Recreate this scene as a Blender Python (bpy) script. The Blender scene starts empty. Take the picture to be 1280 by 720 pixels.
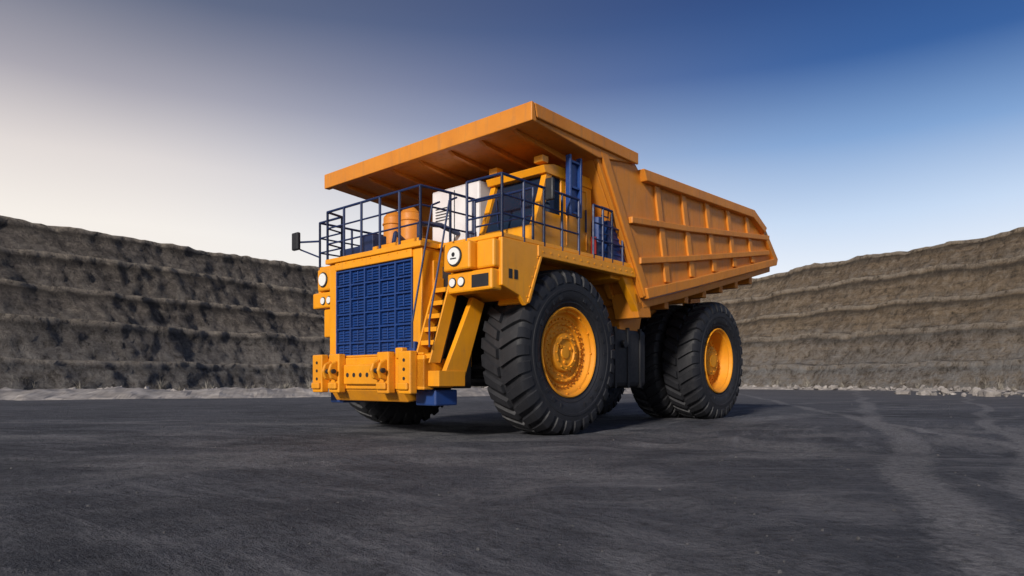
import bpy, bmesh, math, random
from mathutils import Vector, Matrix, noise
random.seed(7)
scene = bpy.context.scene
scene.view_settings.view_transform = 'Standard'
scene.view_settings.look = 'None'
scene.view_settings.exposure = 0

def lin(r, g, b):
    f = lambda c: (c/255/12.92) if c/255 <= 0.04045 else ((c/255+0.055)/1.055)**2.4
    return (f(r), f(g), f(b), 1)

# ---------------------------------------------------------------- node helpers
class NT:
    def __init__(s, tree):
        s.t = tree; s.n = tree.nodes; s.l = tree.links
    def add(s, typ, **kw):
        n = s.n.new(typ)
        for k, v in kw.items():
            setattr(n, k, v)
        return n
    def link(s, a, b): s.l.new(a, b)
    def setin(s, sock, v):
        if isinstance(v, bpy.types.NodeSocket): s.l.new(v, sock)
        else: sock.default_value = v
    def math(s, op, a, b=0.0, c=0.0, clamp=False):
        n = s.n.new('ShaderNodeMath'); n.operation = op; n.use_clamp = clamp
        s.setin(n.inputs[0], a); s.setin(n.inputs[1], b); s.setin(n.inputs[2], c)
        return n.outputs[0]
    def mix(s, f, a, b, blend='MIX'):
        n = s.n.new('ShaderNodeMix'); n.data_type = 'RGBA'; n.blend_type = blend
        s.setin(n.inputs[0], f); s.setin(n.inputs[6], a); s.setin(n.inputs[7], b)
        return n.outputs[2]
    def noise(s, vec, scale, detail=5, rough=0.6, dist=0.0):
        n = s.n.new('ShaderNodeTexNoise')
        s.setin(n.inputs['Vector'], vec)
        n.inputs['Scale'].default_value = scale; n.inputs['Detail'].default_value = detail
        n.inputs['Roughness'].default_value = rough; n.inputs['Distortion'].default_value = dist
        return n.outputs[0]
    def ramp(s, f, stops):
        n = s.n.new('ShaderNodeValToRGB'); s.setin(n.inputs[0], f)
        e = n.color_ramp.elements
        while len(e) < len(stops): e.new(0.5)
        for i, (p, c) in enumerate(stops):
            e[i].position = p
            e[i].color = c if hasattr(c, '__len__') else (c, c, c, 1)
        return n.outputs[0]
    def mapr(s, v, a, b, c, d, smooth=False):
        n = s.n.new('ShaderNodeMapRange'); s.setin(n.inputs[0], v)
        if smooth: n.interpolation_type = 'SMOOTHSTEP'
        for i, q in enumerate((a, b, c, d)): n.inputs[1+i].default_value = q
        return n.outputs[0]
    def mapping(s, vec, scale=(1, 1, 1), loc=(0, 0, 0), rot=(0, 0, 0)):
        n = s.n.new('ShaderNodeMapping'); s.setin(n.inputs[0], vec)
        n.inputs['Location'].default_value = loc; n.inputs['Scale'].default_value = scale
        n.inputs['Rotation'].default_value = rot
        return n.outputs[0]
    def bump(s, h, strength=0.5, dist=0.02, normal=None):
        n = s.n.new('ShaderNodeBump'); s.setin(n.inputs['Height'], h)
        n.inputs['Strength'].default_value = strength; n.inputs['Distance'].default_value = dist
        if normal: s.l.new(normal, n.inputs['Normal'])
        return n.outputs[0]

def newmat(name):
    m = bpy.data.materials.new(name); m.use_nodes = True
    nt = NT(m.node_tree)
    b = m.node_tree.nodes['Principled BSDF']
    return m, nt, b

def paint(name, col, rough=0.42, dirt=0.5, dustcol=(0.16, 0.12, 0.085, 1), metal=0.0, bump=0.08, coat=0.0):
    m, nt, b = newmat(name)
    geo = nt.add('ShaderNodeNewGeometry')
    pos = geo.outputs['Position']
    n1 = nt.noise(pos, 1.3, 4, 0.62); n2 = nt.noise(pos, 9, 4, 0.7)
    n3 = nt.noise(nt.mapping(pos, (7, 7, 0.7)), 1.0, 3, 0.65)
    var = nt.mix(nt.mapr(n1, 0.3, 0.7, 0, 1), col, (col[0]*0.85, col[1]*0.80, col[2]*0.8, 1))
    streak = nt.mapr(n3, 0.53, 0.75, 0, 0.5*dirt)
    var = nt.mix(streak, var, dustcol)
    sp = nt.mapr(n2, 0.6, 0.78, 0, 0.45*dirt)
    var = nt.mix(sp, var, dustcol)
    sep = nt.add('ShaderNodeSeparateXYZ'); nt.link(pos, sep.inputs[0])
    low = nt.mapr(sep.outputs[2], 0.3, 2.4, 0.5*dirt, 0.0)
    low = nt.math('MULTIPLY', low, nt.mapr(n1, 0.3, 0.6, 0.2, 1))
    var = nt.mix(low, var, dustcol)
    sn = nt.add('ShaderNodeSeparateXYZ'); nt.link(geo.outputs['Normal'], sn.inputs[0])
    up = nt.mapr(sn.outputs[2], 0.6, 1.0, 0, 0.35*dirt)
    var = nt.mix(up, var, dustcol)
    nt.link(var, b.inputs['Base Color'])
    nt.link(nt.mapr(n2, 0.3, 0.7, rough-0.06, rough+0.18), b.inputs['Roughness'])
    b.inputs['Metallic'].default_value = metal
    b.inputs['Coat Weight'].default_value = coat
    b.inputs['Coat Roughness'].default_value = 0.2
    nt.link(nt.bump(nt.math('ADD', n1, nt.math('MULTIPLY', n2, 0.15)), bump, 0.03), b.inputs['Normal'])
    return m

M_YEL = paint('yellow_paint', (0.90, 0.36, 0.006, 1), 0.38, 0.36, coat=.2)
M_BODY = paint('dump_body_paint', (0.70, 0.250, 0.020, 1), 0.5, 0.6, coat=.05)
M_BLUE = paint('blue_paint', (0.010, 0.050, 0.22, 1), 0.38, 0.45, (0.06, 0.075, 0.12, 1), coat=.2)
M_RAIL = paint('rail_blue_paint', (0.012, 0.028, 0.10, 1), 0.4, 0.2)
M_DARK = paint('dark_steel', (0.016, 0.017, 0.021, 1), 0.5, 0.5, (0.05, 0.045, 0.04, 1))
M_WHITE = paint('white_cabinet_paint', (0.78, 0.78, 0.80, 1), 0.45, 0.15)
M_RED = paint('red_paint', (0.5, 0.03, 0.015, 1), 0.4, 0.2)
M_RUB = paint('tyre_rubber', (0.011, 0.012, 0.016, 1), 0.6, 0.55, (0.045, 0.045, 0.052, 1), bump=0.25)
M_RIM = paint('rim_paint', (0.86, 0.335, 0.006, 1), 0.58, 0.30, coat=0, bump=.02)
def glass():
    m, nt, b = newmat('dark_glass')
    b.inputs['Base Color'].default_value = (0.012, 0.022, 0.045, 1)
    geo = nt.add('ShaderNodeNewGeometry')
    nt.link(nt.mapr(nt.noise(geo.outputs['Position'], 3, 4), 0.3, 0.7, 0.04, 0.16), b.inputs['Roughness'])
    return m
M_GLASS = glass()
def lens():
    m, nt, b = newmat('lamp_lens')
    geo = nt.add('ShaderNodeNewGeometry')
    nt.link(nt.mix(nt.noise(geo.outputs['Position'], 30, 2), (0.7, 0.72, 0.72, 1), (0.9, 0.9, 0.88, 1)), b.inputs['Base Color'])
    b.inputs['Roughness'].default_value = 0.15
    return m
M_LENS = lens()

# ---------------------------------------------------------------- mesh helpers
TRUCK = bpy.data.objects.new('mining_dump_truck', None)
scene.collection.objects.link(TRUCK)
YAW = math.radians(48.7)
TRUCK.location = (-1.22, 16.54, 0)
TRUCK.rotation_euler = (0, 0, YAW)

class Part:
    def __init__(s, name, mat, bevel=0.012, parent=TRUCK, smooth=False):
        s.name, s.mat, s.bevel, s.parent, s.smooth = name, mat, bevel, parent, smooth
        s.bm = bmesh.new()
    def box(s, u0, u1, v0, v1, z0, z1):
        c = Vector(((u0+u1)/2, (v0+v1)/2, (z0+z1)/2))
        m = Matrix.Translation(c) @ Matrix.Diagonal((abs(u1-u0), abs(v1-v0), abs(z1-z0), 1))
        bmesh.ops.create_cube(s.bm, size=1, matrix=m); return s
    def obox(s, c, size, rot):
        m = Matrix.Translation(Vector(c)) @ rot.to_4x4() @ Matrix.Diagonal((*size, 1))
        bmesh.ops.create_cube(s.bm, size=1, matrix=m); return s
    def prism(s, poly, v0, v1):
        a = [s.bm.verts.new((p[0], v0, p[1])) for p in poly]
        b = [s.bm.verts.new((p[0], v1, p[1])) for p in poly]
        n = len(poly)
        s.bm.faces.new(a); s.bm.faces.new(b[::-1])
        for i in range(n):
            s.bm.faces.new((a[i], b[i], b[(i+1) % n], a[(i+1) % n]))
        return s
    def beam(s, p0, p1, w, h):
        p0, p1 = Vector(p0), Vector(p1); d = p1-p0; L = d.length; d.normalize()
        side = Vector((0, 1, 0))
        if abs(d.dot(side)) > 0.95: side = Vector((1, 0, 0))
        up = d.cross(side).normalized(); side = up.cross(d).normalized()
        R = Matrix((d, side, up)).transposed()
        return s.obox((p0+p1)/2, (L, w, h), R)
    def cyl(s, p0, p1, r, seg=16, r2=None):
        p0, p1 = Vector(p0), Vector(p1); d = p1-p0
        q = d.to_track_quat('Z', 'Y')
        m = Matrix.Translation((p0+p1)/2) @ q.to_matrix().to_4x4()
        bmesh.ops.create_cone(s.bm, cap_ends=True, segments=seg, radius1=r, radius2=r if r2 is None else r2, depth=d.length, matrix=m)
        return s
    def tube(s, pts, r, seg=8):
        for a, b in zip(pts[:-1], pts[1:]):
            s.cyl(a, b, r, seg)
        for p in pts[1:-1]:
            bmesh.ops.create_icosphere(s.bm, subdivisions=1, radius=r*1.02, matrix=Matrix.Translation(Vector(p)))
        return s
    def lathe(s, prof, cu, cv, cz, sgn=1, n=72):
        rings = []
        for (r, w) in prof:
            ring = []
            for i in range(n):
                t = 2*math.pi*i/n
                ring.append(s.bm.verts.new((cu+max(r, 0.001)*math.cos(t), cv+sgn*w, cz+max(r, 0.001)*math.sin(t))))
            rings.append(ring)
        for a, b in zip(rings[:-1], rings[1:]):
            for i in range(n):
                s.bm.faces.new((a[i], a[(i+1) % n], b[(i+1) % n], b[i]))
        return s
    def done(s):
        bmesh.ops.recalc_face_normals(s.bm, faces=s.bm.faces)
        me = bpy.data.meshes.new(s.name); s.bm.to_mesh(me); s.bm.free()
        o = bpy.data.objects.new(s.name, me); scene.collection.objects.link(o)
        me.materials.append(s.mat)
        if s.parent: o.parent = s.parent
        if s.smooth:
            for p in me.polygons: p.use_smooth = True
            try: me.set_sharp_from_angle(angle=math.radians(32))
            except Exception: pass
        if s.bevel:
            b = o.modifiers.new('bev', 'BEVEL'); b.width = s.bevel; b.segments = 2
            b.limit_method = 'ANGLE'; b.angle_limit = math.radians(40)
        return o

# ---------------------------------------------------------------- wheels
ZH = 1.765
def tyre(name, cu, cv, hw=0.55):
    k = hw/0.55
    P = Part(name, M_RUB, 0, smooth=True)
    half = [(0.93, 0.40), (0.97, 0.455), (1.02, 0.475), (1.06, 0.515), (1.09, 0.515), (1.13, 0.545), (1.22, 0.56), (1.30, 0.565),
            (1.31, 0.575), (1.36, 0.575), (1.37, 0.565), (1.45, 0.56), (1.54, 0.545), (1.61, 0.525), (1.665, 0.48), (1.69, 0.42), (1.70, 0.25), (1.705, 0.0)]
    prof = [(r, w*k) for r, w in half] + [(r, -w*k) for r, w in half[::-1][1:]]
    P.lathe(prof, cu, cv, ZH, 1, 96)
    N = 30
    path = [(0.553, 1.47, .04), (0.545, 1.55, .05), (0.525, 1.62, .06), (0.47, 1.68, .075), (0.36, 1.695, .08), (0.22, 1.70, .083), (0.04, 1.703, .083)]
    for s in (1, -1):
        for i in range(N):
            th0 = 2*math.pi*(i + (0.5 if s > 0 else 0))/N
            rings = []
            for j, (w, r, h) in enumerate(path):
                f = 1 - w/0.553
                th = th0 + 0.17*max(0, f-0.08)
                ha = 0.066 if j < 4 else 0.066 - 0.012*(j-3)/3
                nr = Vector((1, 0)) if j > 3 else Vector((math.sin(j*0.4+0.25), math.cos(j*0.4+0.25)))
                def pt(a, rr, ww):
                    return P.bm.verts.new((cu+rr*math.cos(a), cv+s*ww*k, ZH+rr*math.sin(a)))
                rb, wb = r-0.02, w-0.01
                rt, wt = r+h*nr[0], w+h*0.6*nr[1]
                rings.append((pt(th-ha-0.008, rb, wb), pt(th-ha+0.006, rt, wt), pt(th+ha-0.006, rt, wt), pt(th+ha+0.008, rb, wb)))
            for a, b in zip(rings[:-1], rings[1:]):
                for q in range(3):
                    P.bm.faces.new((a[q], a[q+1], b[q+1], b[q]))
            P.bm.faces.new(rings[0]); P.bm.faces.new(rings[-1][::-1])
    for s in (1, -1):
        for i in range(26):
            if i in (6, 7, 12, 13, 19, 20, 25): continue
            t = 2*math.pi*i/26
            c = Vector((cu+1.20*math.cos(t), cv+s*0.562*k, ZH+1.20*math.sin(t)))
            P.obox(c, (.09, .014, .05+.03*(i % 3)), Matrix.Rotation(-t, 3, 'Y'))
    return P.done()

def bolts(P, n, r, cu, cv, w0, w1, rad, sgn, ph=0):
    for i in range(n):
        t = 2*math.pi*(i+ph)/n
        x, z = cu+r*math.cos(t), ZH+r*math.sin(t)
        P.cyl((x, cv+sgn*w0, z), (x, cv+sgn*w1, z), rad, 6)

def front_rim(name, cu, cv, sgn):
    P = Part(name, M_RIM, 0, smooth=True)
    P.lathe([(0.90, 0.30), (0.96, 0.40), (0.975, 0.475), (0.95, 0.495), (0.925, 0.48), (0.91, 0.43), (0.90, 0.40), (0.86, 0.385), (0.845, 0.30), (0.80, 0.255), (0.665, 0.25),
             (0.655, 0.29), (0.63, 0.31), (0.60, 0.31), (0.585, 0.27), (0.43, 0.265), (0.415, 0.33), (0.395, 0.36), (0.30, 0.375), (0.285, 0.34), (0.14, 0.335), (0.13, 0.36), (0.0, 0.365)], cu, cv, ZH, sgn, 80)
    bolts(P, 36, 0.735, cu, cv, 0.24, 0.30, 0.022, sgn)
    bolts(P, 24, 0.615, cu, cv, 0.30, 0.335, 0.016, sgn, .5)
    bolts(P, 20, 0.50, cu, cv, 0.25, 0.30, 0.02, sgn)
    bolts(P, 12, 0.345, cu, cv, 0.36, 0.395, 0.016, sgn)
    for i in range(3):
        t = 2*math.pi*i/3+.4
        P.cyl((cu+.21*math.cos(t), cv+sgn*.33, ZH+.21*math.sin(t)), (cu+.21*math.cos(t), cv+sgn*.37, ZH+.21*math.sin(t)), .035, 10)
    for i in range(12):
        t = 2*math.pi*i/12
        P.cyl((cu+.88*math.cos(t), cv+sgn*.37, ZH+.88*math.sin(t)), (cu+.88*math.cos(t), cv+sgn*.42, ZH+.88*math.sin(t)), .022, 6)
    return P.done()

def rear_rim(name, cu, cv, sgn):
    P = Part(name, M_RIM, 0, smooth=True)
    P.lathe([(0.90, 0.30), (0.96, 0.40), (0.975, 0.475), (0.95, 0.495), (0.925, 0.48), (0.90, 0.40), (0.87, 0.385), (0.85, 0.12), (0.83, 0.02), (0.70, 0.0),
             (0.69, -0.12), (0.60, -0.14), (0.585, 0.06), (0.56, 0.09), (0.47, 0.10), (0.455, 0.20), (0.43, 0.24), (0.2, 0.26), (0.19, 0.30), (0.0, 0.30)], cu, cv, ZH, sgn, 80)
    bolts(P, 30, 0.765, cu, cv, -0.01, 0.05, 0.024, sgn)
    bolts(P, 20, 0.515, cu, cv, 0.08, 0.13, 0.02, sgn)
    bolts(P, 10, 0.34, cu, cv, 0.24, 0.28, 0.022, sgn)
    return P.done()

WB = 7.66
for i, s in enumerate((-1, 1)):
    fv = -2.80 if s < 0 else 2.40
    tyre('front_tyre_%d' % i, 0, fv); front_rim('front_rim_%d' % i, 0, fv, s)
    tyre('rear_outer_tyre_%d' % i, WB, s*2.70, 0.52); rear_rim('rear_rim_%d' % i, WB, s*2.70, s)
    tyre('rear_inner_tyre_%d' % i, WB, s*1.50, 0.52)
    P = Part('inner_rim_%d' % i, M_DARK, 0, smooth=True)
    P.lathe([(0.95, -.45), (0.85, -.3), (.8, 0), (.85, .3), (.95, .45)], WB, s*1.50, ZH, s, 48)
    P.lathe([(0.95, -.45), (0.85, -.3), (.5, -.25), (.0, -.25)], 0, fv, ZH, s, 48)
    P.done()

# ---------------------------------------------------------------- dump body
def T(u): return 6.20 + (u-2.63)*(6.5-6.2)/(9.36-2.63)
def B(u): return 3.18 + (u-2.8)*0.215 if u < 4.9 else 3.63 + (u-4.9)*0.226
HW = 3.42
side_poly = [(0.75, 6.15), (0.8, 6.4), (2.3, 6.45), (2.63, 6.2), (9.36, 6.5), (10.36, 6.12), (11.5, 5.28), (11.42, 5.1), (4.9, 3.63), (2.8, 3.18)]
P = Part('dump_body_sides', M_BODY, 0.015)
for s in (-1, 1):
    P.prism(side_poly, s*(HW-0.10), s*HW)
P.done()
P = Part('dump_body_floor', M_BODY, 0.02)
P.prism([(2.9, 3.12), (4.9, 3.55), (11.4, 5.06), (11.4, 4.88), (4.9, 3.35), (3.0, 2.95)], -HW+.11, HW-.11)
for k in range(7):
    u = 3.6+k*1.15
    P.box(u-.12, u+.12, -3.0, 3.0, B(u)-.5, B(u)-.15)
P.box(3.2, 9.4, -1.5, -1.15, 3.1, 3.35)
P.done()
P = Part('dump_body_front_wall', M_BODY, 0.02)
P.prism([(0.78, 6.1), (0.95, 6.15), (3.02, 3.15), (2.86, 3.05)], -HW+.11, HW-.11)
for v in (-2.6, -1.7, -.8, .1, 1.0, 1.9, 2.8):
    P.prism([(0.6, 6.1), (0.78, 6.1), (2.8, 3.15), (2.62, 3.2)], v-.08, v+.08)
P.done()
P = Part('dump_body_side_ribs', M_BODY, 0.02)
for s in (-1, 1):
    a, b = s*HW, s*(HW+0.13)
    P.prism([(2.55, 6.24), (9.36, 6.55), (10.40, 6.16), (10.25, 5.98), (9.3, 6.30), (2.70, 5.98)], s*(HW-.16), s*(HW+.17))
    P.prism([(10.25, 5.975), (10.40, 6.155), (11.55, 5.30), (11.44, 5.08), (11.2, 5.03), (11.2, 5.25)], a, b-.02*s)
    P.prism([(2.75, 3.40), (4.9, 3.85), (11.19, 5.27), (11.19, 5.03), (4.9, 3.60), (2.85, 3.15)], a, b)
    for f, hh in ((0.40, .10), (0.70, .10)):
        us = [2.1 if f < .5 else 2.5, 4.9, 9.36, 10.75]
        zz = [B(max(u, 2.6))*f+T(u)*(1-f) for u in us]
        up = [(p, z+hh*.6) for p, z in zip(us, zz)]; dn = [(p, z-hh) for p, z in zip(us, zz)]
        P.prism(up+dn[::-1], a, s*(HW+.12))
    for u in (3.35, 4.75, 6.15, 7.55, 8.95):
        zt, zb = T(u)-.2, B(u+.55)+.25
        P.prism([(u-.10, zt), (u+.14, zt), (u+.72, zb), (u+.46, zb)], a, s*(HW+.07))
    P.prism([(0.85, 6.25), (1.15, 6.25), (3.05, 3.25), (2.78, 3.20)], a, s*(HW+.07))
P.done()
CU = -1.54
P = Part('canopy', M_BODY, 0.02)
P.prism([(CU, 6.55), (2.35, 6.55), (2.35, 6.33), (0.8, 6.08), (CU+.1, 6.24)], -3.48, 3.48)
P.prism([(CU-.06, 6.575), (CU+.02, 6.575), (CU+.10, 6.20), (CU-.06, 6.20)], -3.54, 3.54)
for s in (-1, 1):
    P.prism([(CU+.03, 6.572), (2.38, 6.572), (2.38, 6.30), (CU+.11, 6.30)], s*3.481, s*3.54)
P.done()
P = Part('canopy_ribs', M_BODY, 0.01)
for v in (-2.9, -1.95, -1.0, 0, 1.0, 1.95, 2.9):
    P.prism([(CU+.12, 6.24), (0.8, 6.08), (0.8, 5.92), (CU+.3, 6.15)], v-.05, v+.05)
P.done()

# ---------------------------------------------------------------- frame
P = Part('chassis_frame', M_DARK, 0.02)
for s in (-1, 1):
    P.prism([(-2.6, 1.4), (-2.6, 2.2), (3.5, 2.3), (6.0, 2.9), (9.8, 3.1), (9.8, 2.5), (6.2, 2.1), (3.5, 1.4)], s*.8, s*1.15)
    P.cyl((0, s*1.75, 1.2), (0, s*1.6, 3.5), .24, 20)
    P.cyl((WB+.6, s*.7, 1.6), (WB+.9, s*.7, 3.2), .22, 20)
    P.cyl((4.3, s*1.35, 1.7), (6.3, s*1.35, 3.7), .2, 20)
P.box(-2.4, 2.6, -.8, .8, 1.2, 3.6)
P.box(-.45, .45, -2.3, 2.0, 1.25, 2.1)
P.box(2.0, 2.3, -1.15, 1.15, 1.5, 3.2)
P.box(-2.2, -1.6, -1.9, -1.3, 1.0, 3.5)
P.cyl((WB, -2.4, ZH), (WB, 2.4, ZH), .62, 32)
P.box(WB-1.6, WB+1.0, -.6, .6, 1.2, 2.6)
P.cyl((-.9, -2.2, 1.5), (-.9, 2.0, 1.5), .09, 12)
P.done()
P = Part('frame_brackets', M_BODY, 0.02)
for s in (-1, 1):
    P.prism([(3.1, 2.2), (3.9, 2.2), (4.3, 3.35), (2.95, 3.05)], s*1.16, s*2.6)
    P.prism([(2.6, 3.3), (3.3, 3.2), (3.4, 2.75), (2.8, 2.7)], s*2.61, s*3.3)
    P.prism([(9.0, 3.0), (9.9, 3.0), (9.9, 4.5), (9.3, 4.4)], s*1.2, s*1.5)
P.done()
P = Part('fuel_tank', M_DARK, 0.12)
P.box(2.45, 4.3, -2.65, -1.3, 1.0, 2.5).box(2.5, 4.3, 1.3, 2.65, 1.0, 2.5)
P.done()
P = Part('fuel_tank_straps', M_DARK, 0.01)
for u in (2.75, 3.35, 3.95):
    P.box(u-.04, u+.04, -2.68, -1.4, .975, 2.525)
P.cyl((3.1, -2.66, 2.1), (3.1, -2.75, 2.1), .1, 16)
P.done()
P = Part('hydraulic_lines', M_DARK, 0)
for k in range(4):
    P.tube([(1.9, -2.0-.12*k, 3.6), (2.2, -2.1-.12*k, 2.9), (2.4, -1.9-.1*k, 2.3), (3.2, -1.6, 2.2)], .03)
P.done()

# ---------------------------------------------------------------- deck + fenders
FV = 2.72
P = Part('deck', M_YEL, 0.015)
P.box(-2.30, 2.45, -3.38, FV, 3.86, 3.95)
P.box(-2.80, -2.302, -1.66, 1.66, 3.84, 3.95)
for s, e in ((-1, 3.42), (1, FV+.02)):
    P.box(-1.25, 2.45, s*(e-.2), s*e, 3.63, 3.855)
    P.prism([(-2.30, 3.855), (-1.05, 3.855), (-1.12, 3.60), (-1.45, 2.72), (-1.62, 2.62), (-1.80, 2.80), (-2.30, 2.95)], s*(e-.12), s*(e-.02))
    P.prism([(-2.24, 3.85), (-1.10, 3.85), (-1.5, 2.78), (-2.24, 3.0)], s*1.95, s*(e-.13))
    P.beam((-1.06, s*(e-.4), 3.84), (-1.55, s*(e-.4), 2.68), .80, .07)
P.prism([(2.05, 3.62), (2.45, 3.84), (3.0, 2.98), (2.78, 2.82)], -3.30, -3.12)
P.prism([(2.05, 3.62), (2.45, 3.84), (3.0, 2.98), (2.78, 2.82)], 2.5, 2.7)
P.box(1.7, 2.4, -3.2, 2.4, 3.55, 3.85)
P.box(-1.2, 1.2, -2.12, -2.0, 3.55, 3.855)
P.done()
P = Part('fender_bolts', M_YEL, 0)
for k in range(14):
    u = -1.1+k*.26
    P.cyl((u, -3.421, 3.74), (u, -3.435, 3.74), .018, 6)
for k in range(5):
    f = k/4
    P.cyl((-1.25-.33*f, -3.401, 3.6-.8*f), (-1.25-.33*f, -3.415, 3.6-.8*f), .018, 6)
for k in range(9):
    P.cyl((-2.761, -1.2+k*.3, 3.80), (-2.772, -1.2+k*.3, 3.80), .016, 6)
P.done()
P = Part('deck_grating', M_DARK, 0)
P.box(-2.2, 2.3, -3.3, FV-.1, 3.951, 3.962)
P.done()
P = Part('headlight_pods', M_YEL, 0.04)
P.box(-2.62, -2.2, -2.86, -2.12, 3.28, 3.82)
P.box(-2.50, -2.2, -3.32, -2.12, 2.86, 3.26)
P.box(-2.46, -2.2, -3.34, -2.88, 3.28, 3.82)
P.box(-2.56, -2.2, 1.80, 2.36, 3.30, 3.82)
P.box(-2.50, -2.2, 1.78, 2.66, 2.90, 3.28)
P.box(-2.42, -2.2, 1.74, 2.3, 2.2, 2.88)
P.done()
P = Part('headlights', M_LENS, 0.004)
P.cyl((-2.62, -2.46, 3.55), (-2.665, -2.46, 3.55), .165, 28)
P.cyl((-2.56, 2.1, 3.56), (-2.60, 2.1, 3.56), .15, 28)
for q in (-2.28, -2.52, 1.95, 2.2):
    P.cyl((-2.50, q, 3.07), (-2.53, q, 3.07), .08, 20)
P.done()
P = Part('headlight_bezels', M_DARK, 0)
P.cyl((-2.615, -2.46, 3.55), (-2.64, -2.46, 3.55), .195, 28)
P.cyl((-2.555, 2.1, 3.56), (-2.58, 2.1, 3.56), .18, 28)
P.cyl((-2.66, -2.46, 3.58), (-2.668, -2.46, 3.58), .045, 12)
P.box(-2.669, -2.66, -2.54, -2.38, 3.49, 3.515)
for q in (-2.28, -2.52, 1.95, 2.2):
    P.cyl((-2.495, q, 3.07), (-2.515, q, 3.07), .10, 20)
P.box(-2.508, -2.5, -3.24, -2.8, 2.93, 3.17)
for q in (-2.12, -1.96):
    P.box(q, q+.10, -3.408, -3.402, 3.10, 3.28)
P.done()

# radiator housing + grille
P = Part('radiator_housing', M_YEL, 0.03)
P.box(-2.72, -1.3, -1.62, -1.34, 1.45, 3.838)
P.box(-2.72, -1.3, 1.34, 1.60, 1.45, 3.838)
P.box(-2.76, -1.3, -1.339, 1.339, 3.66, 3.838)
P.box(-2.70, -1.3, -1.338, 1.338, 1.4, 1.62)
P.box(-2.45, -1.35, -1.66, -1.62, 1.8, 3.6)
P.done()
P = Part('radiator_grille', M_BLUE, 0.006)
P.box(-2.66, -2.5, -1.33, 1.33, 1.63, 3.65)
cols, rows = 5, 6
for i in range(cols+1):
    v = -1.31+2.62*i/cols
    P.box(-2.735, -2.661, v-.018, v+.018, 1.65, 3.64)
for j in range(rows+1):
    z = 1.67+1.95*j/rows
    P.box(-2.725, -2.662, -1.32, 1.32, z-.018, z+.018)
for i in range(cols):
    for j in range(rows):
        v0 = -1.31+2.62*i/cols+.05; v1 = v0+2.62/cols-.10
        z0 = 1.67+1.95*j/rows+.04; z1 = z0+1.95/rows-.08
        for k in range(4):
            zc = z0+.035+k*(z1-z0-.07)/3
            P.obox((-2.685, (v0+v1)/2, zc), (.06, v1-v0, .014), Matrix.Rotation(math.radians(-50), 3, 'Y'))
        P.box(-2.722, -2.661, (v0+v1)/2-.012, (v0+v1)/2+.012, z0, z1)
P.done()

# bumper
P = Part('front_bumper', M_YEL, 0.045)
P.box(-3.0, -2.75, -2.0, 1.70, 0.98, 1.66)
P.box(-3.0, -2.2, -2.0, -1.66, 1.02, 1.60)
P.box(-3.0, -2.2, 1.42, 1.70, 1.05, 1.55)
for v in (-1.62, -.95, .75, 1.40):
    P.box(-3.18, -3.0, v-.19, v+.19, 0.90, 1.74)
    P.box(-3.24, -3.18, v-.15, v+.15, 0.98, 1.12)
for v in (-.95, .75):
    for q in (-.11, .11):
        P.prism([(-3.18, 1.16), (-3.34, 1.2), (-3.40, 1.36), (-3.34, 1.52), (-3.18, 1.6)], v+q-.035, v+q+.035)
P.box(-3.09, -3.0, -.70, .52, 1.08, 1.50)
P.box(-3.05, -2.9, -1.40, -1.18, 1.6, 1.82)
P.prism([(-2.98, .97), (-2.4, .97), (-2.3, .78), (-2.8, .72)], -1.3, 1.2)
P.box(-2.98, -2.5, -1.95, 1.66, 1.661, 1.71)
P.done()
P = Part('tow_eyes', M_DARK, 0)
for v in (-.95, .75):
    P.cyl((-3.30, v-.2, 1.36), (-3.30, v+.2, 1.36), .05, 14)
for v in (-1.62, 1.40):
    for z in (1.2, 1.38, 1.56):
        P.cyl((-3.19, v, z), (-3.175, v, z), .035, 10)
for k in range(5):
    P.cyl((-3.095, -.55+.23*k, 1.28), (-3.085, -.55+.23*k, 1.28), .05, 12)
P.done()
P = Part('lower_blue_boxes', M_BLUE, 0.03)
P.box(-2.7, -2.1, -2.0, -1.4, .66, .98).box(-2.7, -2.1, 1.1, 1.6, .66, .96)
P.box(-2.9, -2.78, -1.60, -1.42, 1.72, 1.94)
P.done()

# access stair
P = Part('access_ladder', M_YEL, 0.008)
for v in (-1.70, -2.14):
    P.prism([(-3.0, 1.50), (-2.72, 1.50), (-2.22, 3.0), (-2.22, 3.24), (-2.42, 3.24)], v-.022, v+.022)
P.prism([(-2.85, 1.05), (-2.25, 1.05), (-1.62, 2.75), (-1.95, 2.84)], -2.30, -2.18)
P.box(-2.9, -2.2, -2.32, -2.001, 1.05, 1.35)
P.done()
P = Part('ladder_back_plate', M_DARK, 0)
P.prism([(-2.66, 1.50), (-2.64, 1.50), (-2.18, 2.98), (-2.20, 2.98)], -2.116, -1.724)
P.done()
P = Part('ladder_steps', M_YEL, 0.004)
for k in range(6):
    f = k/6
    u = -2.80+f*.52; z = 1.62+f*1.6
    P.box(u-.12, u+.08, -2.116, -1.724, z, z+.05)
    P.box(u-.128, u-.121, -2.112, -1.728, z-.03, z+.06)
P.done()

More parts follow.
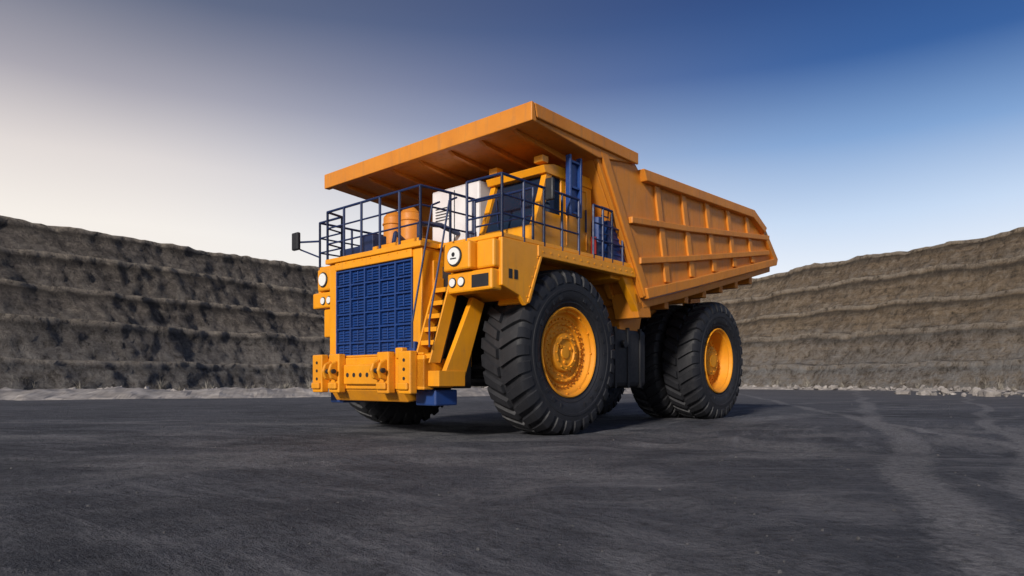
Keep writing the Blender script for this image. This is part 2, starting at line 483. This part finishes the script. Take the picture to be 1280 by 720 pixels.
# ---------------------------------------------------------------- cab
P = Part('cab_shell', M_YEL, 0.03)
c0, c1 = -3.05, -1.45
P.prism([(-.92, 3.95), (-.92, 4.40), (1.12, 4.40), (1.12, 3.95)], c0, c1)
P.prism([(-.60, 5.52), (-.66, 5.66), (-.30, 5.76), (1.12, 5.76), (1.12, 5.52)], c0-.03, c1+.03)
for v in (c0, c1-.14):
    P.prism([(-.92, 4.39), (-.74, 4.39), (-.32, 5.53), (-.52, 5.53)], v, v+.14)
P.prism([(-.75, 4.39), (.14, 4.39), (.14, 4.72), (-.63, 4.72)], c0+.002, c0+.1)
P.box(-.02, .12, c0, c0+.12, 4.39, 5.53)
P.box(.121, 1.12, c0+.001, c0+.119, 4.39, 5.53)
P.box(.62, 1.12, c1-.119, c1-.001, 4.39, 5.53)
P.box(1.0, 1.12, c0+.12, c1-.12, 4.39, 5.53)
P.box(.16, .20, c0-.02, c0, 4.1, 5.45).box(.9, .94, c0-.02, c0, 4.1, 5.45).box(.201, .899, c0-.02, c0, 5.40, 5.45)
P.done()
P = Part('cab_glass', M_GLASS, 0)
P.prism([(-.84, 4.41), (-.80, 4.41), (-.40, 5.51), (-.44, 5.51)], c0+.141, c1-.141)
P.prism([(-.62, 4.73), (-.03, 4.73), (-.03, 5.51), (-.32, 5.51)], c0+.03, c0+.06)
P.prism([(-.76, 4.41), (.02, 4.41), (.02, 5.51), (-.35, 5.51)], c1-.07, c1-.04)
P.box(.32, .72, c0-.008, c0-.001, 4.85, 5.3)
P.done()
P = Part('cab_trim', M_RAIL, 0.005)
P.beam((-.88, -2.7, 4.48), (-.62, -2.4, 5.2), .02, .02)
P.beam((-.88, -2.0, 4.48), (-.62, -1.7, 5.2), .02, .02)
P.box(.84, .88, c0-.05, c0-.02, 4.5, 5.0)
P.done()
P = Part('cab_roof_lamps', M_YEL, 0.01)
for v in (-2.9, -1.6):
    P.box(-.62, -.42, v-.12, v+.12, 5.76, 5.90)
P.cyl((.4, -2.4, 5.76), (.4, -2.4, 5.95), .08, 12)
P.done()
P = Part('cab_rear_cabinet', M_YEL, 0.02)
P.box(1.13, 1.75, -2.9, -1.4, 3.95, 5.35)
P.done()
P = Part('exhaust_guard', M_BLUE, 0.006)
for u in (.00, .38):
    P.box(u-.03, u+.03, -3.30, -3.18, 4.7, 6.0)
for k in range(3):
    P.box(.031, .349, -3.28, -3.20, 4.75+k*.55, 4.80+k*.55)
P.box(.06, .32, -3.22, -3.16, 4.75, 5.9)
P.done()
P = Part('brake_resistor_box', M_BLUE, 0.02)
P.box(1.45, 2.35, -3.28, -2.92, 3.97, 4.85)
P.box(1.8, 2.35, -2.9, -1.6, 3.97, 5.0)
for k in range(6):
    P.box(1.55, 2.28, -3.30, -3.281, 4.08+k*.12, 4.13+k*.12)
P.cyl((1.3, -3.1, 3.96), (1.3, -3.1, 4.9), .13, 16)
P.done()
P = Part('fire_bottle', M_RED, 0.01, smooth=True)
P.cyl((2.1, -3.12, 4.86), (2.1, -3.12, 5.12), .09, 14).cyl((1.0, -3.2, 4.0), (1.0, -3.2, 4.4), .07, 14)
P.done()
P = Part('electrical_cabinet', M_WHITE, 0.05)
P.box(-.6, 1.0, -1.15, .45, 3.97, 5.75)
P.done()
P = Part('cabinet_details', M_DARK, 0.0)
P.box(-.612, -.601, -.36, -.34, 4.05, 5.65)
for k in range(5):
    P.box(-.615, -.601, -.2, .3, 5.0+k*.07, 5.02+k*.07)
P.done()
P = Part('air_cleaners', M_BODY, 0.02, smooth=True)
for v in (.78, 1.40):
    P.cyl((-1.0, v, 4.2), (-1.0, v, 5.2), .26, 24)
    P.cyl((-1.0, v, 5.2), (-1.0, v, 5.35), .26, 24, .12)
    P.cyl((-1.0, v, 4.5), (-1.0, v, 4.55), .285, 24)
    P.cyl((-1.0, v, 5.0), (-1.0, v, 5.05), .285, 24)
P.done()
P = Part('engine_hood', M_YEL, 0.04)
P.box(-2.2, -.9, -.9, .7, 3.963, 4.22)
P.done()
P = Part('deck_machinery', M_RAIL, 0.02)
P.box(-1.9, -1.3, 1.5, 2.4, 3.965, 4.4)
P.box(-2.1, -1.7, .8, 1.3, 3.965, 4.55)
P.cyl((-1.6, 1.2, 3.97), (-1.6, 1.2, 4.5), .16, 16)
P.cyl((-.9, -1.2, 3.97), (-.9, -1.2, 4.5), .12, 16)
P.tube([(-1.9, -.6, 4.25), (-1.9, -.6, 4.6), (-1.2, -.5, 4.7), (-.62, -.5, 4.6)], .06, 12)
P.tube([(-1.9, .3, 4.25), (-1.8, .35, 4.55), (-1.25, .7, 4.5)], .05, 12)
P.done()

# ---------------------------------------------------------------- railings
P = Part('handrails', M_RAIL, 0)
def rail(pts, z0=3.95, h=1.1, mids=(0.36, .72), sp=.85, r=.029):
    for z in [h]+list(mids):
        P.tube([(u, v, z0+z) for u, v in pts], r if z == h else r*.7)
    for (a, b) in zip(pts[:-1], pts[1:]):
        A, C = Vector(a), Vector(b); n = max(1, round((C-A).length/sp))
        for i in range(n+1):
            p = A.lerp(C, i/n)
            P.cyl((p[0], p[1], z0-.1), (p[0], p[1], z0+h), r, 8)
rail([(-2.28, FV-.04), (-2.28, 1.75), (-2.76, 1.62), (-2.76, -1.62)], sp=.65)
rail([(-2.28, FV-.04), (-.4, FV-.04), (2.2, FV-.04)], sp=.9)
rail([(-2.76, -1.62), (-2.0, -1.68), (-1.3, -1.70)])
rail([(-2.28, -2.45), (-2.26, -3.36), (-1.0, -3.36), (.2, -3.36)], sp=.75)
rail([(.75, -3.36), (1.5, -3.36), (2.4, -3.36), (2.4, -2.2)], sp=.5)
rail([(-1.15, -1.5), (-1.15, -3.2)], z0=3.95, h=1.1, mids=(.55,), sp=.85)
for v in (-2.18, -1.68):
    P.tube([(-3.02, v, 1.8), (-3.02, v, 2.3), (-2.66, v, 3.95), (-2.5, v, 4.7), (-2.3, v, 4.8)], .02)
for k in range(6):
    P.cyl((1.16, -3.3, 4.1+k*.2), (1.45, -3.3, 4.1+k*.2), .018, 6)
P.done()
P = Part('mirrors', M_DARK, 0.03)
P.box(-2.60, -2.50, 3.18, 3.46, 4.42, 4.86)
P.box(-1.1, -1.02, -3.66, -3.46, 4.75, 5.2)
P.done()
P = Part('mirror_arms', M_RAIL, 0)
P.tube([(-2.28, FV-.04, 4.6), (-2.5, 3.25, 4.62)], .025).tube([(-1.0, -3.36, 5.0), (-1.02, -3.5, 5.02)], .02)
P.tube([(-2.28, FV-.04, 4.2), (-2.45, 3.3, 4.45)], .02)
P.done()
P = Part('rock_ejectors', M_DARK, 0.01)
for s in (-1, 1):
    P.box(WB-.03, WB+.03, s*2.04, s*2.16, 3.0, 4.2)
P.done()

# ================================================================= GROUND
def axis(lo, hi, a, b, step, g=1.13):
    c = []; x = a
    while x <= b: c.append(x); x += step
    d = step; x = c[-1]
    while x < hi: d *= g; x += d; c.append(x)
    d = step; x = c[0]; pre = []
    while x > lo: d *= g; x -= d; pre.append(x)
    return pre[::-1]+c
xs = axis(-520, 520, -15, 17, .17, 1.12); ys = axis(-200, 560, 1.5, 26, .15, 1.10)
ARCS = [(-14, -8, 22.0), (-14, -8, 27.2), (30, 2, 24.0), (30, 2, 29.0), (4, -30, 41.5), (4, -30, 46.2), (-30, 30, 33.0), (22, 34, 27.5), (-5, 60, 50.5), (-5, 60, 47.0), (60, -20, 66.0), (60, -20, 71.0)]
# gentle straight-ish dusty wheel tracks on the right: big-radius arcs
LINES = [(0.50, 0.9, .30), (0.66, 0.9, .22), (0.25, 5.6, .22), (-1.4, -1.5, .3)]
def hgt(x, y):
    z = 0.05*noise.fractal(Vector((x*.12, y*.12, 3)), 1, 2, 3)
    near = max(0, 1-math.hypot(x, y-12)/60)
    if near > 0:
        z += near*0.020*noise.fractal(Vector((x*1.3, y*1.3, 9)), .6, 2.1, 4)
        for cx, cy, r in ARCS:
            d = abs(math.hypot(x-cx, y-cy)-r+.25*noise.noise(Vector((x*.3, y*.3, 1))))
            k = .5+1.0*noise.noise(Vector((x*.2, y*.2, cx)))
            k = max(0, min(1, k))
            if d < .75: z -= .035*k*math.exp(-(d/.4)**2)
            elif d < 1.15: z += .018*k*math.sin((d-.75)/.4*math.pi)
    return z
verts = [(x, y, hgt(x, y)) for y in ys for x in xs]
nx = len(xs)
faces = [(j*nx+i, j*nx+i+1, (j+1)*nx+i+1, (j+1)*nx+i) for j in range(len(ys)-1) for i in range(nx-1)]
me = bpy.data.meshes.new('ground'); me.from_pydata(verts, [], faces)
for p in me.polygons: p.use_smooth = True
G = bpy.data.objects.new('ground', me); scene.collection.objects.link(G)
m, nt, b = newmat('dirt_ground')
geo = nt.add('ShaderNodeNewGeometry'); pos = geo.outputs['Position']
warp = nt.noise(pos, 0.12, 1, .5)
nA = nt.noise(pos, 0.16, 4, .6, .6); nB = nt.noise(pos, 1.3, 7, .75); nC = nt.noise(pos, 10, 5, .78); nD = nt.noise(pos, 60, 3, .75)
base = nt.mix(nt.mapr(nA, .38, .62, 0, 1), (0.048, 0.052, 0.066, 1), (0.105, 0.109, 0.130, 1))
base = nt.mix(nt.mapr(nB, .44, .66, 0, .6), base, (0.165, 0.165, 0.182, 1))
base = nt.mix(nt.mapr(nC, .48, .66, 0, .75), base, (0.022, 0.023, 0.029, 1))
base = nt.mix(nt.mapr(nD, .54, .72, 0, .55), base, (0.23, 0.23, 0.24, 1))
def sweep(cx, cy, fr, fa, seed):
    vs = nt.add('ShaderNodeVectorMath', operation='SUBTRACT'); nt.link(pos, vs.inputs[0]); vs.inputs[1].default_value = (cx, cy, 0)
    sx = nt.add('ShaderNodeSeparateXYZ'); nt.link(vs.outputs[0], sx.inputs[0])
    rad = nt.math('SQRT', nt.math('ADD', nt.math('MULTIPLY', sx.outputs[0], sx.outputs[0]), nt.math('MULTIPLY', sx.outputs[1], sx.outputs[1])))
    rad = nt.math('ADD', rad, nt.math('MULTIPLY', nA, .8))
    ang = nt.math('ARCTAN2', sx.outputs[0], sx.outputs[1])
    cv = nt.add('ShaderNodeCombineXYZ')
    nt.link(nt.math('MULTIPLY', rad, fr), cv.inputs[0]); nt.link(nt.math('MULTIPLY', ang, fa), cv.inputs[1]); cv.inputs[2].default_value = seed
    return nt.noise(cv.outputs[0], 1, 6, .78)
sw1 = sweep(-16, -9, 1.6, 5, 1.0); sw2 = sweep(34, 2, 1.6, 7, 4.0); sw3 = sweep(4, -32, 1.8, 9, 8.0)
mk1 = nt.mapr(nt.noise(pos, .11, 3, .5), .47, .53, 0, 1, True)
sepp = nt.add('ShaderNodeSeparateXYZ'); nt.link(pos, sepp.inputs[0])
mk2 = nt.mapr(nt.math('ADD', sepp.outputs[0], nt.math('MULTIPLY', warp, 6)), 3, 8, 0, 1, True)
def fmix(f, a, c):
    return nt.math('ADD', nt.math('MULTIPLY', a, nt.math('SUBTRACT', 1, f)), nt.math('MULTIPLY', c, f))
sw = fmix(mk1, fmix(mk2, sw1, sw2), sw3)
base = nt.mix(nt.mapr(sw, .52, .66, 0, .65), base, (0.23, 0.23, 0.25, 1))
base = nt.mix(nt.mapr(sw, .34, .47, .65, 0), base, (0.024, 0.025, 0.032, 1))
tsum = None
def band(d, w):
    return nt.mapr(d, w*.35, w, 1, 0, True)
def acc(a, bb): return bb if a is None else nt.math('MAXIMUM', a, bb)
for k, (cx, cy, r) in enumerate(ARCS):
    vm = nt.add('ShaderNodeVectorMath', operation='DISTANCE'); nt.link(pos, vm.inputs[0]); vm.inputs[1].default_value = (cx, cy, 0)
    d = nt.math('ABSOLUTE', nt.math('SUBTRACT', nt.math('ADD', vm.outputs['Value'], nt.math('MULTIPLY', warp, .8)), r+.4))
    tsum = acc(tsum, nt.math('MULTIPLY', band(d, .66), .65))
msk = nt.mapr(nt.noise(pos, .35, 3, .6), .42, .58, 0, 1)
tm = nt.math('MULTIPLY', tsum, msk)
tl = None
for (a, c, wd) in LINES:
    q = nt.math('SUBTRACT', nt.math('SUBTRACT', sepp.outputs[0], nt.math('MULTIPLY', sepp.outputs[1], a)), c)
    d = nt.math('ABSOLUTE', nt.math('ADD', q, nt.math('MULTIPLY', nt.math('SUBTRACT', warp, .5), 2.0)))
    d = nt.math('ADD', d, nt.math('MULTIPLY', nt.math('SUBTRACT', nC, .5), .45))
    tl = acc(tl, band(d, wd*1.5))
tl = nt.math('MULTIPLY', tl, nt.mapr(nA, .36, .5, .5, .95))
tm = nt.math('MULTIPLY', nt.math('MAXIMUM', tm, tl), nt.mapr(nC, .35, .6, 1, .35))
base = nt.mix(nt.math('MULTIPLY', tm, .85), base, (0.30, 0.295, 0.305, 1))
vm = nt.add('ShaderNodeVectorMath', operation='LENGTH'); nt.link(pos, vm.inputs[0])
far = nt.mapr(vm.outputs['Value'], 22, 60, 0, .5)
base = nt.mix(far, base, (0.14, 0.135, 0.14, 1))
nt.link(base, b.inputs['Base Color'])
b.inputs['Roughness'].default_value = .85
b.inputs['Specular IOR Level'].default_value = .28
h = nt.math('ADD', nt.math('MULTIPLY', nC, 1.1), nt.math('MULTIPLY', nD, .35))
h = nt.math('ADD', h, nt.math('MULTIPLY', nB, 1.2)); h = nt.math('ADD', h, nt.math('MULTIPLY', sw, 1.4))
nt.link(nt.bump(h, 1.0, .085), b.inputs['Normal'])
me.materials.append(m)

def rocks(name, pts, mat):
    bm = bmesh.new()
    for (x, y, z, s) in pts:
        R = Matrix.Rotation(random.random()*6.3, 4, 'Z') @ Matrix.Rotation(random.random()*3, 4, 'X')
        M = Matrix.Translation((x, y, z)) @ R @ Matrix.Diagonal((s*random.uniform(.7, 1.3), s*random.uniform(.6, 1.1), s*random.uniform(.4, .8), 1))
        r = bmesh.ops.create_icosphere(bm, subdivisions=1, radius=1, matrix=M)
        for v in r['verts']:
            v.co += Vector((random.uniform(-1, 1), random.uniform(-1, 1), random.uniform(-1, 1)))*s*.22
    me = bpy.data.meshes.new(name); bm.to_mesh(me); bm.free()
    o = bpy.data.objects.new(name, me); scene.collection.objects.link(o); me.materials.append(mat)
    return o
def rockmat(name, c1, c2, bs=4):
    m, nt, b = newmat(name)
    geo = nt.add('ShaderNodeNewGeometry'); pos = geo.outputs['Position']
    n = nt.noise(pos, bs, 5, .65); n2 = nt.noise(pos, .5, 3, .6)
    col = nt.mix(nt.mapr(n, .35, .65, 0, 1), c1, c2)
    col = nt.mix(nt.mapr(n2, .4, .6, 0, .5), col, (c1[0]*.6, c1[1]*.6, c1[2]*.6, 1))
    nt.link(col, b.inputs['Base Color']); b.inputs['Roughness'].default_value = .9
    nt.link(nt.bump(n, .6, .1), b.inputs['Normal'])
    return m
MR1 = rockmat('stone', (0.07, 0.07, 0.075, 1), (0.14, 0.135, 0.14, 1), 20)
MR2 = rockmat('pale_rubble', (0.25, 0.225, 0.21, 1), (0.42, 0.385, 0.36, 1), 1.2)
pts = []
for i in range(2200):
    y = 2.5+40*random.random()**1.5; x = random.uniform(-1, 1)*(y*.85+3)
    s = random.choice((.005, .006, .008, .01, .016)) * (1 + y*.03)
    pts.append((x, y, hgt(x, y)+s*.1, s))
rocks('gravel', pts, MR1)

# ================================================================= QUARRY WALL
def catmull(P, n):
    out = []
    P = [P[0]]+P+[P[-1]]
    for i in range(1, len(P)-2):
        for k in range(n):
            t = k/n
            a, b_, c, d = [Vector(q) for q in P[i-1:i+3]]
            out.append(.5*((2*b_)+(-a+c)*t+(2*a-5*b_+4*c-d)*t*t+(-a+3*b_-3*c+d)*t**3))
    out.append(Vector(P[-2])); return out
top = [(-135, -60), (-104, 10), (-84, 53), (-65, 85), (-51, 107), (-35, 129), (-10, 152), (20, 160), (45, 146), (57, 118), (69, 93), (84, 60), (102, 10), (120, -60)]
curve = catmull(top, 60)
prof = []
heights = [4.2, 4.8, 4.3, 5.0, 4.7]
setf, setb = 2.8, 2.3
o = -(setf*5+setb*4); z = -0.6
prof.append((o-1.5, z, 0, 0))
for bi, fh in enumerate(heights):
    for k in range(11):
        t = k/10
        prof.append((o+setf*(1-(1-t)**1.35), z+fh*t, t, bi))
    o += setf; z += fh
    if bi < 4:
        for k in (1, 2, 3): prof.append((o+setb*k/3.0*.98, z+.04*k, 1.0 if k == 1 else .0, bi+(1 if k == 3 else 0)))
        o += setb
ztop = z
prof += [(o+3, ztop+.2, 1, 4), (o+12, ztop+.5, .5, 4), (o+40, ztop+.8, .5, 4), (o+140, ztop+1, .5, 4), (o+300, ztop+1, .5, 4)]
verts = []; rimv = []
L = 0
for i, c in enumerate(curve):
    a = curve[max(0, i-3)]; d = curve[min(len(curve)-1, i+3)]
    t = (d-a).normalized(); nrm = Vector((-t.y, t.x))
    if nrm.dot(c-Vector((0, 40))) < 0: nrm = -nrm
    if i: L += (c-curve[i-1]).length
    topv = .9*noise.noise(Vector((L*.035, 3, 5)))+.4*noise.noise(Vector((L*.16, 3, 5)))+.2*noise.noise(Vector((L*.7, 3, 5)))
    for j, (o, z, kd, bi) in enumerate(prof):
        zz = z + (1.1*noise.noise(Vector((L*.022, z*.06, 5)))+.35*noise.noise(Vector((L*.16, z*.1, 8)))+.18*noise.noise(Vector((L*.7, z*.3, 8))))*(1 if z > 2.5 else 0)
        big = 2.0*noise.fractal(Vector((L*.04, z*.03, 1)), .9, 2.1, 3)
        gul = .9*abs(noise.noise(Vector((L*.22+z*.03, z*.05, 4))))
        roc = .40*noise.fractal(Vector((L*.5, z*.7, 7)), .7, 2.1, 4)
        slump = 1.0*max(0, noise.noise(Vector((L*.09, bi*1.7, 14))))*(1-kd)
        f = 1 if o < 2 else .2
        p = c+nrm*(o+(big+gul+roc-slump)*f)
        if o > 2: zz = z+.5*noise.noise(Vector((p.x*.03, p.y*.03, 0)))
        if z > ztop-.5: zz += topv
        verts.append((p.x, p.y, zz)); rimv.append(kd)
npf = len(prof)
faces = [(i*npf+j, (i+1)*npf+j, (i+1)*npf+j+1, i*npf+j+1) for i in range(len(curve)-1) for j in range(npf-1)]
me = bpy.data.meshes.new('quarry_wall'); me.from_pydata(verts, [], faces)
at = me.attributes.new('bench', 'FLOAT', 'POINT'); at.data.foreach_set('value', rimv)
for p in me.polygons: p.use_smooth = True
Wl = bpy.data.objects.new('quarry_wall', me); scene.collection.objects.link(Wl)
m, nt, b = newmat('quarry_rock')
geo = nt.add('ShaderNodeNewGeometry'); pos = geo.outputs['Position']
sp = nt.add('ShaderNodeSeparateXYZ'); nt.link(pos, sp.inputs[0])
ab = nt.add('ShaderNodeAttribute'); ab.attribute_name = 'bench'; bn = ab.outputs['Fac']
n1 = nt.noise(pos, .06, 5, .6); n2 = nt.noise(pos, .9, 8, .8); n3 = nt.noise(nt.mapping(pos, (.12, .12, 1.5), rot=(.03, .05, 0)), 1, 6, .65, .5)
n4 = nt.noise(nt.mapping(pos, (.9, .9, .16)), 1, 5, .65)
lr = nt.mapr(nt.math('ADD', sp.outputs[0], nt.math('MULTIPLY', n1, 30)), 0, 40, 0, 1)
cA = nt.mix(lr, (0.130, 0.112, 0.100, 1), (0.215, 0.160, 0.112, 1))
cB = nt.mix(lr, (0.200, 0.172, 0.150, 1), (0.31, 0.235, 0.16, 1))
col = nt.mix(nt.mapr(n1, .38, .62, 0, 1), cA, cB)
col = nt.mix(nt.mapr(n3, .45, .60, 0, .5), col, (0.090, 0.078, 0.070, 1))
col = nt.mix(nt.mapr(n2, .51, .64, 0, .75), col, (0.37, 0.315, 0.255, 1))
col = nt.mix(nt.mapr(n2, .38, .48, .75, 0), col, (0.045, 0.040, 0.037, 1))  # crevice shade mixed into the rock colour at the bump's low spots
col = nt.mix(nt.mapr(n4, .54, .68, 0, .4), col, (0.30, 0.265, 0.23, 1))
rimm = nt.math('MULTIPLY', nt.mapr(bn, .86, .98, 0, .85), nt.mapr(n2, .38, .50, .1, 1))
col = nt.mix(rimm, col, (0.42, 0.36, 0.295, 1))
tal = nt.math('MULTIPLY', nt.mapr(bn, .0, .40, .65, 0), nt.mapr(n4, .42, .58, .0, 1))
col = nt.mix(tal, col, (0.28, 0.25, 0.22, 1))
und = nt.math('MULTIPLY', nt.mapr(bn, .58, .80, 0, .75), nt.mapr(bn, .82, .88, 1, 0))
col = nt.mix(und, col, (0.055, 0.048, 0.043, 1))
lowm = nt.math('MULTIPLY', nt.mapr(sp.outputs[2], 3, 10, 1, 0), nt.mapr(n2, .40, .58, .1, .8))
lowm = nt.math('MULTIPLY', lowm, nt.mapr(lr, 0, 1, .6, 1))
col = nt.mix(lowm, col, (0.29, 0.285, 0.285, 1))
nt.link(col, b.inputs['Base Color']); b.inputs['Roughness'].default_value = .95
b.inputs['Specular IOR Level'].default_value = .1
hh = nt.math('ADD', n2, nt.math('MULTIPLY', n3, .5)); hh = nt.math('ADD', hh, nt.math('MULTIPLY', n4, .4))
nt.link(nt.bump(hh, 1.0, 1.3), b.inputs['Normal'])
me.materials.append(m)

def berm(name, P, hgt_, wid, seed):
    cv = catmull(P, 90); verts = []
    for i, c in enumerate(cv):
        a = cv[max(0, i-2)]; d = cv[min(len(cv)-1, i+2)]; t = (d-a).normalized(); n = Vector((-t.y, t.x))
        for k in range(13):
            f = (k-6)/6
            w = wid*(1+.25*noise.noise(Vector((i*.1, seed, 0))))
            z = hgt_*(.85+.25*noise.noise(Vector((i*.05, seed, 3))))*max(0, 1-abs(f)**1.5) + .14*noise.fractal(Vector((c.x*.9, c.y*.9, k*.6)), .8, 2, 3)
            p = c+n*f*w
            verts.append((p.x, p.y, z-.12 if abs(f) < 1 else -.3))
    faces = [(i*13+j, (i+1)*13+j, (i+1)*13+j+1, i*13+j+1) for i in range(len(cv)-1) for j in range(12)]
    me = bpy.data.meshes.new(name); me.from_pydata(verts, [], faces)
    o = bpy.data.objects.new(name, me); scene.collection.objects.link(o); me.materials.append(MR2); return o
berm('gravel_berm', [(-75, 18), (-52, 40), (-36, 45), (-20, 50), (0, 60), (15, 74)], .85, 4.8, 1)
berm('gravel_berm', [(75, 25), (58, 60), (48, 84), (36, 100), (20, 108)], .5, 2.0, 5)
pts = []
for i in range(1300):
    t = random.random()
    if random.random() < .55:
        x = -75+90*t; y = 38+.42*(x+55)+random.gauss(0, 2.5)+4
    else:
        x = 75-45*t; y = 25+(75-x)*2.1+random.gauss(0, 3)
    s = .08+.45*random.random()**4
    pts.append((x, y, s*.3+.2, s))
for i in range(60):
    x = random.uniform(34, 46); y = random.uniform(48, 62); s = .15+.6*random.random()**3
    pts.append((x, y, s*.3, s))
rocks('rubble', pts, MR2)

bm = bmesh.new()
for i in range(170):
    t = random.random()
    if i < 130: x = 72-46*t; y = 34+(74-x)*2.05+random.gauss(0, 3)
    else: x = -62+50*t; y = 58+.9*(x+62)+random.gauss(0, 2)
    R = random.uniform(.5, 1.8)
    for k in range(46):
        az = random.random()*6.28; el = random.uniform(.25, 1.5); l = R*random.uniform(.5, 1.2)
        d = Vector((math.cos(az)*math.cos(el), math.sin(az)*math.cos(el), math.sin(el)))
        s0 = Vector((x, y, -.05)); p1 = s0+d*l*.6; p2 = p1+(d+Vector((random.gauss(0, .4), random.gauss(0, .4), random.gauss(0, .3))))*l*.5
        sd_ = d.cross(Vector((0, 0, 1))).normalized()*.035
        a = [bm.verts.new(s0-sd_), bm.verts.new(s0+sd_), bm.verts.new(p1+sd_*.8), bm.verts.new(p1-sd_*.8), bm.verts.new(p2)]
        bm.faces.new(a[:4]); bm.faces.new((a[3], a[2], a[4]))
me = bpy.data.meshes.new('dry_shrubs'); bm.to_mesh(me); bm.free()
o = bpy.data.objects.new('dry_shrubs', me); scene.collection.objects.link(o)
me.materials.append(rockmat('dry_twigs', (0.24, 0.21, 0.17, 1), (0.42, 0.39, 0.34, 1), 3))

# ================================================================= SKY
w = bpy.data.worlds.new('World'); scene.world = w; w.use_nodes = True
nt = NT(w.node_tree)
bg = w.node_tree.nodes['Background']
SUN_AZ = math.radians(-154)
SUN_EL = math.radians(24)
sky = nt.add('ShaderNodeTexSky'); sky.sky_type = 'NISHITA'; sky.sun_disc = False
sky.sun_elevation = SUN_EL; sky.sun_rotation = SUN_AZ
tc = nt.add('ShaderNodeTexCoord'); gen = tc.outputs['Generated']
s_ = nt.add('ShaderNodeSeparateXYZ'); nt.link(gen, s_.inputs[0])
haze = nt.noise(nt.mapping(gen, (1.2, 1.2, 3)), 1.5, 2, .5)
zz = nt.math('ADD', s_.outputs[2], nt.math('MULTIPLY', nt.math('SUBTRACT', haze, .5), .03))
Lr = nt.ramp(zz, [(0, lin(240, 232, 220)), (.20, lin(244, 236, 227)), (.28, lin(224, 215, 210)), (.36, lin(168, 163, 170)), (.46, lin(98, 104, 124)), (.6, lin(54, 66, 96)), (1, lin(40, 50, 80))])
Rr = nt.ramp(zz, [(0, lin(234, 236, 240)), (.15, lin(228, 233, 242)), (.22, lin(194, 212, 236)), (.31, lin(124, 158, 204)), (.40, lin(46, 88, 150)), (.48, lin(28, 64, 124)), (.62, lin(14, 40, 92)), (1, lin(12, 30, 70))])
fx = nt.mapr(s_.outputs[0], -.62, .50, 0, 1, True)
g = nt.mix(fx, Lr, Rr)
sk = nt.mix(1.0, g, nt.mix(1.0, sky.outputs[0], (0.01, 0.01, 0.01, 1), 'MULTIPLY'), 'ADD')
nt.link(sk, bg.inputs['Color']); bg.inputs['Strength'].default_value = 1.0

sd = bpy.data.lights.new('sun', 'SUN'); sd.energy = 3.7; sd.angle = math.radians(7); sd.color = (1, .93, .84)
so = bpy.data.objects.new('sun', sd); scene.collection.objects.link(so)
dirv = Vector((math.sin(SUN_AZ)*math.cos(SUN_EL), math.cos(SUN_AZ)*math.cos(SUN_EL), math.sin(SUN_EL)))
so.rotation_euler = dirv.to_track_quat('Z', 'Y').to_euler()

cam = bpy.data.cameras.new('camera'); co = bpy.data.objects.new('camera', cam); scene.collection.objects.link(co)
co.location = (0, 0, 1.14); co.rotation_euler = (math.radians(90), 0, 0)
cam.lens = 23.65; cam.sensor_width = 36; cam.shift_y = (477-360)/1280
cam.clip_end = 2000
scene.camera = co
